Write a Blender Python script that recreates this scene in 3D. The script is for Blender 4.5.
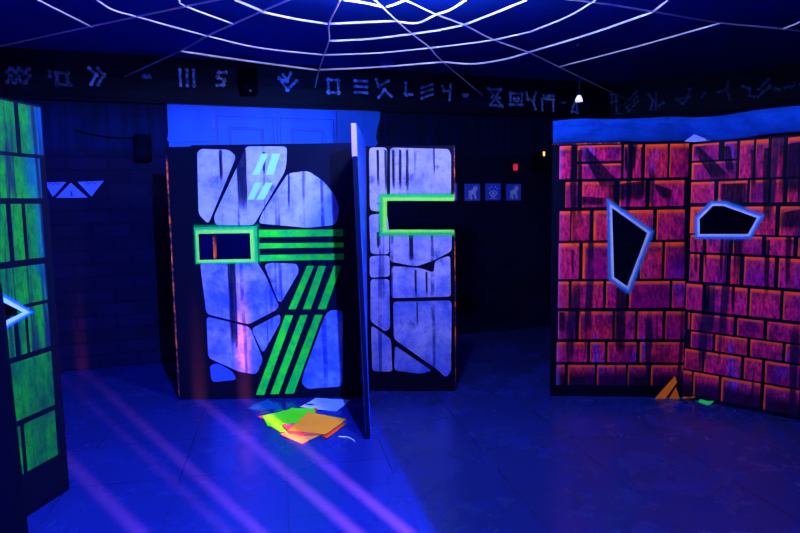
import bpy, bmesh, math, random
from mathutils import Matrix, Vector, geometry
random.seed(7)
scn = bpy.context.scene
for o in list(bpy.data.objects): bpy.data.objects.remove(o)

# ------------------------------------------------------------------ camera
cp, cr = math.radians(5.9), math.radians(0.86)
fw = Vector((0, math.cos(cp), -math.sin(cp))); rt0 = Vector((1, 0, 0)); up0 = rt0.cross(fw)
rt = rt0*math.cos(cr) - up0*math.sin(cr); up = rt.cross(fw)
cam = bpy.data.objects.new('camera', bpy.data.cameras.new('camera'))
scn.collection.objects.link(cam)
cam.data.sensor_width = 36; cam.data.lens = 622/800*36; cam.data.clip_start = .05
M3 = Matrix((rt, up, -fw)).transposed()
cam.matrix_world = Matrix.Translation((0, 0, 1.6)) @ M3.to_4x4()
scn.camera = cam
# ------------------------------------------------------------------ world, exposure
w = bpy.data.worlds.new('world'); scn.world = w; w.use_nodes = True
w.node_tree.nodes['Background'].inputs[0].default_value = (.01, .03, .2, 1)
w.node_tree.nodes['Background'].inputs[1].default_value = .02
vs = scn.view_settings
vs.view_transform = 'Standard'; vs.look = 'None'; vs.exposure = 0.0; vs.gamma = 1; vs.use_curve_mapping = False
# ------------------------------------------------------------------ lights
UV = (.85, .74, 1.0)
def lamp(name, kind, loc, energy, col, size=.1):
    l = bpy.data.lights.new(name, kind); l.energy = energy; l.color = col
    if kind in ('POINT', 'SPOT'): l.shadow_soft_size = size
    o = bpy.data.objects.new(name, l); scn.collection.objects.link(o); o.location = loc
    return o
def nmath(nt, op, a, b=None, c=None):
    n = nt.nodes.new('ShaderNodeMath'); n.operation = op
    for i, v in enumerate((a, b, c)):
        if v is None: continue
        if isinstance(v, (int, float)): n.inputs[i].default_value = v
        else: nt.links.new(v, n.inputs[i])
    return n.outputs[0]
def smooth(nt, v, lo, hi):
    n = nt.nodes.new('ShaderNodeMapRange'); n.interpolation_type = 'SMOOTHSTEP'
    n.inputs[1].default_value = lo; n.inputs[2].default_value = hi
    nt.links.new(v, n.inputs[0]); return n.outputs[0]
def light_dir(l):
    l.use_nodes = True; nt = l.node_tree
    tc = nt.nodes.new('ShaderNodeNewGeometry'); sp = nt.nodes.new('ShaderNodeSeparateXYZ')
    nt.links.new(tc.outputs['Incoming'], sp.inputs[0])
    return nt, sp.outputs[0], sp.outputs[1], sp.outputs[2]
# black-light lamp under the ceiling web
L1 = lamp('uv_lamp_web', 'POINT', (.1, 3.38, 2.7), 195, UV, .08)
# unseen black-light; an added node mask cuts its beam along one vertical plane
L2 = lamp('uv_lamp_masked', 'POINT', (.892, -.5, 2.75), 3800, (.07, .16, 1), .02)
nt, x, y, z = light_dir(L1.data)
m = nmath(nt, 'ADD', nmath(nt, 'SUBTRACT', 1.0, nmath(nt, 'MULTIPLY', smooth(nt, z, .04, .1), .65)), nmath(nt, 'MULTIPLY', smooth(nt, z, .12, .5), 6.0))
nt.links.new(m, nt.nodes['Emission'].inputs['Strength'])
nt, x, y, z = light_dir(L2.data)
s = nmath(nt, 'ADD', nmath(nt, 'MULTIPLY', x, -.978), nmath(nt, 'MULTIPLY', y, -.2127))
m = smooth(nt, s, -.001, .004)
m = nmath(nt, 'MULTIPLY', m, smooth(nt, nmath(nt, 'MULTIPLY', z, -1), .0, .06))
nt.links.new(m, nt.nodes['Emission'].inputs['Strength'])
# unseen red-orange lamp behind the camera, node-masked into narrow upright blades of light
L3 = lamp('red_orange_lamp_masked', 'POINT', (2.6, -1.3, 1.5), 150000, (1, .1, .1), .03)
nt, x, y, z = light_dir(L3.data)
az = nmath(nt, 'ARCTAN2', nmath(nt, 'MULTIPLY', x, -1), y)
tot = None
for deg, wd, k in ((38.2, .28, .6), (34.1, .32, .85), (31.7, .32, .9), (42.8, .32, .5), (39.5, .2, .25)):
    d = nmath(nt, 'ABSOLUTE', nmath(nt, 'SUBTRACT', az, math.radians(deg)))
    n = nt.nodes.new('ShaderNodeMapRange'); n.interpolation_type = 'SMOOTHSTEP'
    n.inputs[1].default_value = math.radians(wd*.6); n.inputs[2].default_value = math.radians(wd*1.3)
    n.inputs[3].default_value = k; n.inputs[4].default_value = 0
    nt.links.new(d, n.inputs[0])
    tot = n.outputs[0] if tot is None else nmath(nt, 'ADD', tot, n.outputs[0])
el = nmath(nt, 'MAXIMUM', nmath(nt, 'MULTIPLY', nmath(nt, 'ADD', z, .045), -3.9), 0)
m = nmath(nt, 'MULTIPLY', tot, nmath(nt, 'MINIMUM', nmath(nt, 'POWER', el, 2.0), 1.2))
nt.links.new(m, nt.nodes['Emission'].inputs['Strength'])
# weak general black-light wash: an unseen area lamp added as fill
a = lamp('uv_fill_wash', 'AREA', (1.2, .4, 2.95), 9, (.25, .35, 1))
a.data.shape = 'RECTANGLE'; a.data.size = 2.5; a.data.size_y = .3

d = lamp('uv_door_fill', 'SPOT', (-.75, 5.75, 2.55), 24, (.05, .25, 1), .05)  # unseen spot added only to brighten the door
d.data.spot_size = math.radians(110); d.data.spot_blend = .6
d.rotation_euler = Vector((-.12, 1, -.25)).to_track_quat('-Z', 'Y').to_euler()

# ------------------------------------------------------------------ materials
def mat(name, col, rough=.6, spec=.3, tint=None):
    m = bpy.data.materials.new(name); m.use_nodes = True
    b = m.node_tree.nodes['Principled BSDF']
    b.inputs['Base Color'].default_value = (*col, 1); b.inputs['Roughness'].default_value = rough
    b.inputs['Specular IOR Level'].default_value = spec
    if tint: b.inputs['Specular Tint'].default_value = (*tint, 1)
    return m
class N:
    """little node-graph helper"""
    def __init__(s, m): s.m = m; s.nt = m.node_tree; s.b = s.nt.nodes['Principled BSDF']
    def new(s, t): return s.nt.nodes.new('ShaderNode'+t)
    def put(s, sock, v):
        if isinstance(v, (int, float)): sock.default_value = v
        elif isinstance(v, tuple): sock.default_value = v if len(v) != 3 or sock.type == 'VECTOR' else (*v, 1)
        else: s.nt.links.new(v, sock)
    def obj(s, scale=(1, 1, 1), rot=(0, 0, 0)):
        t = s.new('TexCoord'); mp = s.new('Mapping'); mp.inputs['Scale'].default_value = scale; mp.inputs['Rotation'].default_value = rot
        s.nt.links.new(t.outputs['Object'], mp.inputs[0]); return mp.outputs[0]
    def noise(s, vec, scale, detail=4, rough=.6, dist=0):
        n = s.new('TexNoise'); s.put(n.inputs['Vector'], vec); n.inputs['Scale'].default_value = scale
        n.inputs['Detail'].default_value = detail; n.inputs['Roughness'].default_value = rough; n.inputs['Distortion'].default_value = dist
        return n.outputs['Fac']
    def rng(s, v, a, b, c=0, d=1):
        n = s.new('MapRange'); n.interpolation_type = 'SMOOTHSTEP'; s.put(n.inputs[0], v)
        for i, q in zip((1, 2, 3, 4), (a, b, c, d)): n.inputs[i].default_value = q
        return n.outputs[0]
    def mix(s, f, a, b, mode='MIX'):
        n = s.new('Mix'); n.data_type = 'RGBA'; n.blend_type = mode
        s.put(n.inputs[0], f); s.put(n.inputs[6], a); s.put(n.inputs[7], b); return n.outputs[2]
    def math(s, op, a, b=None): return nmath(s.nt, op, a, b)
    def attr(s, name='pv'):
        n = s.new('Attribute'); n.attribute_name = name; sp = s.new('SeparateColor'); s.nt.links.new(n.outputs['Color'], sp.inputs[0])
        return sp.outputs
    def uv(s):
        n = s.new('UVMap'); n.uv_map = 'UVMap'; sp = s.new('SeparateXYZ'); s.nt.links.new(n.outputs[0], sp.inputs[0]); return sp.outputs
    def col(s, v): s.put(s.b.inputs['Base Color'], v)
    def bump(s, v, st=.3, d=.01):
        n = s.new('Bump'); n.inputs['Strength'].default_value = st; n.inputs['Distance'].default_value = d
        s.nt.links.new(v, n.inputs['Height']); s.nt.links.new(n.outputs[0], s.b.inputs['Normal'])

BT = (.25, .4, 1)
m_black = mat('black_paint', (.001, .0015, .007), .6, .15, BT)
m_blackblue = mat('navy_paint', (.004, .02, .16), .5, .3, BT)
m_edge = mat('pale_edge', (.2, .16, .6), .6)
m_green = mat('green_tape', (.01, .95, .02), .5, .1, (.2, 1, .3))
g = N(m_green); g.col(g.mix(g.rng(g.noise(g.obj(), 9, 6, .7), .35, .7), (.02, .95, .02), (.0, .55, .06)))
m_teal = mat('teal_tape', (.25, .8, .85), .6)
m_glyph = mat('glyph_paint', (.1, .28, .95), .7)
g = N(m_glyph); g.col(g.mix(g.rng(g.noise(g.obj(), 22, 5, .7), .42, .6), (.1, .3, 1), (.01, .04, .3)))
m_thread = mat('white_elastic', (.5, .66, 1), .7)
m_sign = mat('blue_sign', (.01, .06, .75), .6)
m_signpale = mat('pale_print', (.35, .45, 1), .6)
m_dark = mat('dark_print', (.01, .02, .2), .7)
m_white = mat('white_plastic', (.9, .92, 1), .4)

def emis(name, col, st):
    m = mat(name, col); b = m.node_tree.nodes['Principled BSDF']
    b.inputs['Emission Color'].default_value = (*col, 1); b.inputs['Emission Strength'].default_value = st; return m
m_glow = emis('lit_glass', (.8, .85, 1), .9)
m_led = emis('orange_led', (1, .35, .08), 3)
m_redglow = emis('red_glow_spot', (.8, .03, .05), .45)

m_glyphd = mat('dim_lit_glyph_paint', (.02, .07, .4), .7)  # darker copy of the symbol colour: weaker light put into the paint
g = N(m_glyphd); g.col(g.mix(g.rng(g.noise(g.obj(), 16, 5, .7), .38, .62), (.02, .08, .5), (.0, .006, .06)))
# floor tiles
m_floor = mat('floor_tiles', (0, .04, .5), .3, .5, (.1, .3, 1))
g = N(m_floor)
br = g.new('TexBrick'); br.offset = 0; br.squash = 1
g.put(br.inputs['Vector'], g.obj(rot=(0, 0, math.radians(-11))))
for k, v in (('Scale', 1.0), ('Mortar Size', .004), ('Mortar Smooth', .1), ('Bias', 0), ('Brick Width', .62), ('Row Height', .62)): br.inputs[k].default_value = v
br.inputs['Color1'].default_value = (.007, .018, .2, 1); br.inputs['Color2'].default_value = (.0065, .016, .18, 1); br.inputs['Mortar'].default_value = (.004, .008, .1, 1)
sc = g.rng(g.noise(g.obj(), 2.2, 8, .65, .4), .35, .75)
g.col(g.mix(g.math('MULTIPLY', sc, .35), br.outputs['Color'], (.009, .025, .24)))
g.put(g.b.inputs['Roughness'], g.rng(sc, 0, 1, .2, .36))

def brick_mat(name, c1, c2, mo, plaster):
    m = mat(name, c1, .75, .2, BT); g = N(m)
    t = g.new('TexCoord'); sp = g.new('SeparateXYZ'); g.nt.links.new(t.outputs['Object'], sp.inputs[0])
    cb = g.new('CombineXYZ'); g.put(cb.inputs[0], sp.outputs[0]); g.put(cb.inputs[1], sp.outputs[2])
    br = g.new('TexBrick'); g.put(br.inputs['Vector'], cb.outputs[0])
    for k, v in (('Scale', 1.0), ('Mortar Size', .012), ('Mortar Smooth', .4), ('Brick Width', .36), ('Row Height', .13)): br.inputs[k].default_value = v
    br.inputs['Color1'].default_value = (*c1, 1); br.inputs['Color2'].default_value = (*c2, 1); br.inputs['Mortar'].default_value = (*mo, 1)
    n = g.rng(g.noise(g.obj((1, 1, 3)), 1.6, 5), .35, .7)
    st = g.rng(g.noise(g.obj((4, 4, .35)), 2.5, 3), .4, .65)
    c = g.mix(n, g.mix(.5, br.outputs['Color'], (0, 0, .01)), br.outputs['Color'])
    c = g.mix(g.math('MULTIPLY', g.rng(sp.outputs[2], 2.1, 2.2), plaster), c, g.mix(st, (.0, .002, .02), (.0, .004, .05)))
    g.col(c); g.bump(br.outputs['Fac'], .4, -.01); return m
m_brick = brick_mat('navy_brick', (.004, .002, .028), (.002, .001, .012), (.0, .001, .014), 1)
m_wall = brick_mat('dark_wall', (.0, .002, .025), (.0, .0015, .015), (.0, .001, .01), 0)
m_ceil = mat('ceiling_paint', (.012, .035, .55), .8, .1, BT)
g = N(m_ceil); g.col(g.mix(g.noise(g.obj(), 3, 4), (.001, .016, .3), (.002, .028, .46)))
m_frieze = mat('frieze_paint', (.0, .008, .12), .6, .2, BT)
g = N(m_frieze); g.col(g.mix(g.rng(g.noise(g.obj((1, 1, 6)), 3), .4, .7), (.0, .0005, .008), (.0, .002, .028)))
m_door = mat('door_paint', (.008, .11, .85), .45, .3, BT)
g = N(m_door); g.col(g.mix(g.rng(g.noise(g.obj((1, 1, .3)), 4, 5), .35, .75), (.006, .1, .8), (.004, .07, .6)))

# sprayed window outline: fades from the paint colour into the board's black
def halo_mat(name, core, outer, base):
    m = mat(name, core, .6, .15, BT); g = N(m); a = g.attr(); v = a[2]
    n = g.math('MULTIPLY', g.math('SUBTRACT', g.noise(g.obj(), 30, 4), .5), .18)
    f = g.math('ADD', v, n)
    g.put(g.b.inputs['Alpha'], g.rng(f, .02, .75, 0, 1))
    g.col(g.mix(g.rng(f, .6, .85), outer, core)); return m
m_halo_g = halo_mat('green_spray', (.22, 1, .08), (.01, .75, .12), (.003, .006, .03))
m_halo_b = halo_mat('blue_spray', (.45, .7, 1), (.03, .25, 1), (.003, .006, .03))

# stone blocks
m_stone = mat('stone_paint', (.7, .7, 1), .7, .15, BT)
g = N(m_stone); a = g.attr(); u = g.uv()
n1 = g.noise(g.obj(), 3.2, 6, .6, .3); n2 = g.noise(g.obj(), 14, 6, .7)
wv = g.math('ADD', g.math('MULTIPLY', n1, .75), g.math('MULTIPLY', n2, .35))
f = g.rng(g.math('ADD', wv, g.math('MULTIPLY', a[0], .32)), .42, .86)  # higher per-stone value turns it bluer: weaker light put into the paint
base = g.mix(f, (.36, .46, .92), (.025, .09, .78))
spk = g.rng(g.noise(g.obj(), 30, 6, .75), .56, .68)
base = g.mix(g.math('MULTIPLY', spk, .7), base, (.02, .05, .4))
blo = g.rng(g.noise(g.obj((1, 1, .7)), 7, 5, .7, .4), .55, .72)
base = g.mix(g.math('MULTIPLY', blo, .75), base, (.015, .05, .42))
dr = g.rng(g.noise(g.obj((9, 1, .28)), 1.7, 2, .5, .1), .6, .66)
dr = g.math('MULTIPLY', dr, g.rng(g.noise(g.obj((1, 1, 1)), 6, 3), .3, .55))
base = g.mix(g.math('MULTIPLY', dr, .85), base, (.01, .03, .3))
g.col(base)

# orange / magenta bricks
m_obrick = mat('brick_paint', (.6, .03, .3), .6, .2, (.6, .3, 1))
g = N(m_obrick); a = g.attr(); u = g.uv(); x, y = u[0], u[1]
n1 = g.noise(g.obj((1, 1, 1)), 2.6, 4, .6, .3); n2 = g.noise(g.obj((30, 30, 9)), 1.6, 6, .75)
hue = g.rng(g.math('ADD', g.math('MULTIPLY', n1, .8), g.math('MULTIPLY', a[0], .45)), .42, .86)
core = g.mix(hue, (1, .03, .05), (.4, .01, .36))
core = g.mix(g.rng(g.math('ADD', n1, g.math('MULTIPLY', a[0], -.25)), .3, .55, 1, 0), core, (1, .02, .18))
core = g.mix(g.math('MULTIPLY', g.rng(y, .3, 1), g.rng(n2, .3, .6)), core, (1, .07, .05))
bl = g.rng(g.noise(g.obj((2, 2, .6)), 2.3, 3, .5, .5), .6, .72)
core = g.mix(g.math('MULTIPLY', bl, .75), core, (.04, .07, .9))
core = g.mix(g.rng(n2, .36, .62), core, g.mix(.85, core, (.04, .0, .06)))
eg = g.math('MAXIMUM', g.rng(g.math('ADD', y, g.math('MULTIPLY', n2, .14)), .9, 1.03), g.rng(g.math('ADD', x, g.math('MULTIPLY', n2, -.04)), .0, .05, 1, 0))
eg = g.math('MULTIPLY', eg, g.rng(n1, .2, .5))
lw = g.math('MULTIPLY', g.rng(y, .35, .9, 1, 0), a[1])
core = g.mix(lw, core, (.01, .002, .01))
core = g.mix(g.math('MULTIPLY', g.rng(a[0], .45, 1), .6), core, (.12, .0, .1))
bk = g.rng(g.noise(g.obj((1, 1, .8)), 5.5, 5, .7, .4), .46, .66)
core = g.mix(g.math('MULTIPLY', bk, .75), core, (.03, .0, .06))
core = g.mix(eg, core, (1, .11, .005))
to = g.new('TexCoord'); so = g.new('SeparateXYZ'); g.nt.links.new(to.outputs['Object'], so.inputs[0])
core = g.mix(g.math('MULTIPLY', g.rng(g.math('ADD', so.outputs[0], g.math('MULTIPLY', n1, .08)), .05, .12, .6, 0), a[2]), core, (.35, .16, .95))
dr = g.rng(g.noise(g.obj((7, 7, .35)), 1.6, 2, .5, .15), .56, .62)
dr = g.math('MULTIPLY', dr, g.rng(g.noise(g.obj((1, 1, .7)), 2.2, 2), .42, .56))
core = g.mix(g.math('MULTIPLY', dr, .93), core, (.005, .005, .03))
g.col(core)

# green blocks
m_gblock = mat('green_block_paint', (.02, .7, .1), .6, .2, (.3, .6, 1))
g = N(m_gblock); a = g.attr(); u = g.uv()
n1 = g.noise(g.obj(), 4.5, 5, .65, .3); n2 = g.noise(g.obj((18, 18, 7)), 2.2, 6, .75)
c = g.mix(g.rng(n1, .38, .66), (.008, .34, .008), (.0, .12, .02))
c = g.mix(g.rng(n2, .4, .75), c, (.0, .07, .01))
c = g.mix(g.rng(g.math('ADD', a[0], g.math('MULTIPLY', n1, .3)), .8, 1.25), c, (.0, .06, .2))
dr = g.math('MULTIPLY', g.rng(g.noise(g.obj((10, 10, .5)), 1.5, 3, .6, .25), .47, .58), a[1])
c = g.mix(g.math('MULTIPLY', dr, .93), c, (.005, .01, .03))
g.col(c)

m_orange_edge = mat('orange_chips', (1, .2, .03), .6)
g = N(m_orange_edge); g.col(g.mix(g.rng(g.noise(g.obj((1, 1, .8)), 9, 5, .8), .46, .6), (.01, .004, .02), (.95, .14, .03)))
m_cloth = mat('blue_cloth', (.003, .06, .55), .8, .1, BT)
g = N(m_cloth); n = g.noise(g.obj((1.5, 1.5, 4)), 3, 5); g.col(g.mix(g.rng(n, .3, .7), (.002, .035, .4), (.004, .08, .7))); g.bump(n, .4, .03)
m_capm = mat('pale_cloth', (.2, .4, 1), .8)
m_drip = mat('drip_paint', (.002, .004, .03), .6, .1, BT)
g = N(m_drip); u = g.uv(); q = g.math('MULTIPLY', g.rng(u[0], 0, .25), g.rng(u[0], .75, 1, 1, 0)); q = g.math('MULTIPLY', q, g.rng(u[1], 0, .4))
q = g.math('ADD', g.math('MULTIPLY', q, .75), g.math('MULTIPLY', g.noise(g.obj((30, 30, 2.5)), 1.6, 6, .75), 1.0)); g.put(g.b.inputs['Alpha'], g.rng(q, .65, 1.4, 0, .9))
m_blackcloth = mat('black_cloth', (.0002, .0006, .005), .9, .03, BT)

# ------------------------------------------------------------------ mesh helpers
class MB:
    def __init__(s): s.v = []; s.f = []; s.mi = []; s.uvs = []; s.pv = []
    def face(s, vs, mi=0, uv=None, pv=None):
        i0 = len(s.v); s.v += [tuple(v) for v in vs]; s.f.append(list(range(i0, i0+len(vs)))); s.mi.append(mi)
        s.uvs += uv or [(0, 0)]*len(vs); s.pv += pv if isinstance(pv, list) else [pv or (0, 0, 0)]*len(vs)
    def prism(s, poly, y0, y1, mi=0, pv=None, side=None, holes=()):
        """polygon in local x,z extruded from y0 (front, smaller y) to y1"""
        if area(poly) < 0: poly = poly[::-1]
        us = [p[0] for p in poly]; vz = [p[1] for p in poly]
        u0, u1, v0, v1 = min(us), max(us), min(vz), max(vz)
        uv = lambda p: ((p[0]-u0)/(u1-u0+1e-9), (p[1]-v0)/(v1-v0+1e-9))
        hs = [h if area(h) < 0 else h[::-1] for h in holes]
        if hs:
            loops = [[Vector((p[0], p[1], 0)) for p in l] for l in [poly]+hs]
            flat = [p for l in [poly]+hs for p in l]
            for t in geometry.tessellate_polygon(loops):
                tr = [flat[i] for i in t]
                if area(tr) < 0: tr = tr[::-1]
                s.face([(p[0], y0, p[1]) for p in tr], mi, [uv(p) for p in tr], pv)
                s.face([(p[0], y1, p[1]) for p in tr[::-1]], mi, None, pv)
        else:
            s.face([(p[0], y0, p[1]) for p in poly], mi, [uv(p) for p in poly], pv)
            s.face([(p[0], y1, p[1]) for p in poly[::-1]], mi, None, pv)
        for l in [poly]+hs:
            for i in range(len(l)):
                p, q = l[i], l[(i+1) % len(l)]
                s.face([(p[0], y0, p[1]), (p[0], y1, p[1]), (q[0], y1, q[1]), (q[0], y0, q[1])], mi if side is None else side, None, pv)
    def box(s, a, b, mi=0):
        s.prism([(a[0], a[2]), (b[0], a[2]), (b[0], b[2]), (a[0], b[2])], a[1], b[1], mi)
    def ring(s, inner, outer, y, g0, g1, mi=0):
        n = len(inner)
        for i in range(n):
            j = (i+1) % n
            s.face([(inner[i][0], y, inner[i][1]), (outer[i][0], y, outer[i][1]), (outer[j][0], y, outer[j][1]), (inner[j][0], y, inner[j][1])], mi, None,
                   [(0, 0, g0), (0, 0, g1), (0, 0, g1), (0, 0, g0)])
    def build(s, name, mats, parent=None, loc=(0, 0, 0), rz=0, smooth=False):
        me = bpy.data.meshes.new(name)
        me.from_pydata(s.v, [], s.f)
        if not isinstance(mats, (list, tuple)): mats = [mats]
        for m in mats: me.materials.append(m)
        ul = me.uv_layers.new(name='UVMap')
        for i, q in enumerate(s.uvs): ul.data[i].uv = q
        ca = me.color_attributes.new('pv', 'FLOAT_COLOR', 'CORNER')
        for i, q in enumerate(s.pv): ca.data[i].color = (*q, 1)
        for i, p in enumerate(me.polygons): p.material_index = s.mi[i]; p.use_smooth = smooth
        bm = bmesh.new(); bm.from_mesh(me); bmesh.ops.remove_doubles(bm, verts=bm.verts, dist=1e-5)
        bmesh.ops.recalc_face_normals(bm, faces=bm.faces) if not getattr(s, 'keep', False) else None
        bm.to_mesh(me); bm.free()
        o = bpy.data.objects.new(name, me); scn.collection.objects.link(o)
        if parent is not None: o.parent = parent
        o.location = loc; o.rotation_euler = (0, 0, rz); return o
def area(p): return sum(p[i][0]*p[(i+1) % len(p)][1]-p[(i+1) % len(p)][0]*p[i][1] for i in range(len(p)))/2
def offset(poly, d):
    """grow a polygon by d (mitred)"""
    if area(poly) < 0: poly = poly[::-1]
    n = len(poly); out = []
    for i in range(n):
        p0, p1, p2 = Vector(poly[i-1]), Vector(poly[i]), Vector(poly[(i+1) % n])
        a = (p1-p0).normalized(); b = (p2-p1).normalized()
        na = Vector((a.y, -a.x)); nb = Vector((b.y, -b.x)); m = (na+nb).normalized()
        k = min(d/max(m.dot(na), .35), abs(d)*2) if d > 0 else max(d/max(m.dot(na), .35), -abs(d)*2)
        out.append(tuple(p1+m*k))
    return out
def rounded(poly, r=.025, n=3):
    if area(poly) < 0: poly = poly[::-1]
    out = []; N_ = len(poly)
    for i in range(N_):
        p0, p1, p2 = Vector(poly[i-1]), Vector(poly[i]), Vector(poly[(i+1) % N_])
        a = (p0-p1); b = (p2-p1); k = min(r, a.length*.4, b.length*.4)
        s, e = p1+a.normalized()*k, p1+b.normalized()*k
        for t in range(n+1):
            t /= n; out.append(tuple(s*(1-t)**2+p1*2*t*(1-t)+e*t*t))
    return out
def empty(name, loc=(0, 0, 0), rz=0):
    o = bpy.data.objects.new(name, None); scn.collection.objects.link(o); o.location = loc; o.rotation_euler = (0, 0, rz); o.empty_display_size = .1; return o
def frame(A, B): return (A[0], A[1], 0), math.atan2(B[1]-A[1], B[0]-A[0])
def tag(o, label, cat, group=None):
    o['label'] = label; o['category'] = cat
    if group: o['group'] = group
    return o
def struct(o): o['kind'] = 'structure'; return o
def rect(a, b, c, d): return [(a, b), (c, b), (c, d), (a, d)]
def tube(pts, r, name, m, parent=None, closed=False, seg=6):
    mb = MB(); pts = [Vector(p) for p in pts]; rings = []
    for i, p in enumerate(pts):
        t = (pts[min(i+1, len(pts)-1)]-pts[max(i-1, 0)]).normalized()
        a = t.cross(Vector((0, 0, 1)));
        if a.length < .05: a = t.cross(Vector((0, 1, 0)))
        a.normalize(); b = t.cross(a); rr = r[i] if isinstance(r, list) else r
        rings.append([p+(a*math.cos(k*2*math.pi/seg)+b*math.sin(k*2*math.pi/seg))*rr for k in range(seg)])
    for i in range(len(rings)-1):
        for k in range(seg):
            mb.face([rings[i][k], rings[i][(k+1) % seg], rings[i+1][(k+1) % seg], rings[i+1][k]])
    mb.face(rings[0][::-1]); mb.face(rings[-1])
    return mb.build(name, m, parent, smooth=True)
def lathe(prof, name, m, parent=None, loc=(0, 0, 0), seg=32, sx=1, sy=1):
    mb = MB()
    for i in range(len(prof)-1):
        (r0, z0), (r1, z1) = prof[i], prof[i+1]
        for k in range(seg):
            a0, a1 = 2*math.pi*k/seg, 2*math.pi*(k+1)/seg
            P = lambda r, a, z: (r*math.cos(a)*sx, r*math.sin(a)*sy, z)
            if r0 < 1e-6: mb.face([P(0, 0, z0), P(r1, a1, z1), P(r1, a0, z1)])
            elif r1 < 1e-6: mb.face([P(r0, a0, z0), P(r0, a1, z0), P(0, 0, z1)])
            else: mb.face([P(r0, a0, z0), P(r0, a1, z0), P(r1, a1, z1), P(r1, a0, z1)])
    return mb.build(name, m, parent, loc, smooth=True)
def catmull(pts, n=5):
    if len(pts) < 3: return [Vector(p) for p in pts]
    P = [Vector(p) for p in pts]; P = [P[0]*2-P[1]]+P+[P[-1]*2-P[-2]]; out = []
    for i in range(1, len(P)-2):
        for k in range(n):
            t = k/n
            out.append(.5*((2*P[i])+(P[i+1]-P[i-1])*t+(2*P[i-1]-5*P[i]+4*P[i+1]-P[i+2])*t*t+(3*P[i]-P[i-1]-3*P[i+1]+P[i+2])*t**3))
    return out+[P[-2]]

# ------------------------------------------------------------------ measured shapes, in metres on each panel (along, up)
STONES1 = [ [(0.24, 2.018), (0.273, 2.044), (0.491, 2.035), (0.547, 1.983), (0.301, 1.448), (0.227, 1.529)] , [(0.627, 2.06), (0.954, 2.055), (0.943, 1.915), (0.926, 1.853), (0.665, 1.434), (0.36, 1.439), (0.348, 1.506), (0.593, 1.982)] , [(0.704, 1.448), (0.732, 1.522), (0.953, 1.842), (1.111, 1.861), (1.234, 1.776), (1.326, 1.66), (1.355, 1.554), (1.326, 1.428), (1.097, 1.406)] , [(0.219, 1.138), (0.675, 1.142), (0.745, 1.023), (0.843, 0.773), (0.82, 0.741), (0.591, 0.625), (0.252, 0.718)] , [(0.738, 1.109), (0.791, 1.129), (1.003, 1.115), (1.016, 1.051), (0.865, 0.805), (0.838, 0.816)] , [(0.251, 0.696), (0.601, 0.603), (0.698, 0.327), (0.639, 0.206), (0.499, 0.231), (0.25, 0.352)] , [(0.611, 0.587), (0.851, 0.708), (0.853, 0.642), (0.7, 0.382)] , [(0.26, 0.29), (0.33, 0.305), (0.445, 0.232), (0.475, 0.165), (0.269, 0.146)] , [(1.237, 0.712), (1.27, 0.733), (1.362, 0.727), (1.344, 0.093), (1.057, 0.076), (1.009, 0.122), (1.029, 0.21), (1.215, 0.68)] ,
]
TEAL1 = [ [(0.75, 2.0), (0.802, 2.0), (0.723, 1.835), (0.67, 1.836)] , [(0.833, 1.999), (0.896, 1.998), (0.838, 1.834), (0.775, 1.835)] , [(0.689, 1.773), (0.741, 1.773), (0.673, 1.638), (0.621, 1.639)] , [(0.773, 1.772), (0.831, 1.771), (0.757, 1.637), (0.694, 1.638)] ,
]
HOLE1 = [ [(0.224, 1.371), (0.635, 1.369), (0.627, 1.163), (0.214, 1.161)] ,
]
STRIPES1 = [ [(0.706, 1.396), (1.382, 1.389), (1.381, 1.334), (0.704, 1.336)] , [(0.702, 1.288), (1.384, 1.283), (1.383, 1.245), (0.7, 1.245)] , [(0.705, 1.192), (1.382, 1.194), (1.381, 1.145), (0.703, 1.143)] , [(1.084, 1.099), (1.141, 1.098), (0.981, 0.745), (0.921, 0.746)] , [(1.177, 1.097), (1.237, 1.096), (1.103, 0.743), (1.039, 0.744)] , [(1.301, 1.095), (1.36, 1.094), (1.227, 0.741), (1.159, 0.742)] , [(0.894, 0.696), (0.958, 0.695), (0.697, 0.031), (0.628, 0.033)] , [(1.016, 0.694), (1.076, 0.697), (0.817, 0.036), (0.748, 0.037)] , [(1.136, 0.696), (1.198, 0.695), (0.943, 0.038), (0.867, 0.039)] ,
]
STONES2 = [ [(0.042, 2.05), (0.19, 2.047), (0.181, 1.545), (0.119, 1.526), (0.039, 1.535)] , [(0.215, 2.046), (0.693, 2.025), (0.712, 1.977), (0.71, 1.648), (0.208, 1.643)] , [(0.031, 1.502), (0.181, 1.508), (0.196, 1.371), (0.192, 1.171), (0.037, 1.173)] , [(0.203, 1.37), (0.713, 1.364), (0.712, 1.192), (0.562, 1.114), (0.411, 1.065), (0.199, 1.11)] , [(0.029, 1.157), (0.195, 1.16), (0.197, 0.984), (0.028, 0.975)] , [(0.211, 1.072), (0.449, 1.052), (0.563, 1.011), (0.574, 1.114), (0.699, 1.155), (0.704, 0.81), (0.206, 0.801)] , [(0.219, 0.77), (0.696, 0.777), (0.709, 0.747), (0.7, 0.168), (0.654, 0.116), (0.591, 0.182), (0.221, 0.452)] , [(0.033, 0.963), (0.191, 0.961), (0.19, 0.545), (0.151, 0.514), (0.025, 0.603)] , [(0.03, 0.572), (0.196, 0.45), (0.204, 0.169), (0.03, 0.175)] , [(0.228, 0.395), (0.54, 0.176), (0.438, 0.151), (0.219, 0.182)] ,
]
NOTCH2 = [ [(0.182, 1.612), (0.731, 1.603), (0.73, 1.369), (0.178, 1.376)] ,
]
POLYA = [ [(0.452, 1.53), (0.726, 1.329), (0.581, 0.907), (0.478, 0.98)] ,
]
POLYB = [ [(0.084, 1.436), (0.176, 1.536), (0.254, 1.535), (0.481, 1.447), (0.426, 1.328), (0.088, 1.32)] ,
]
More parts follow.
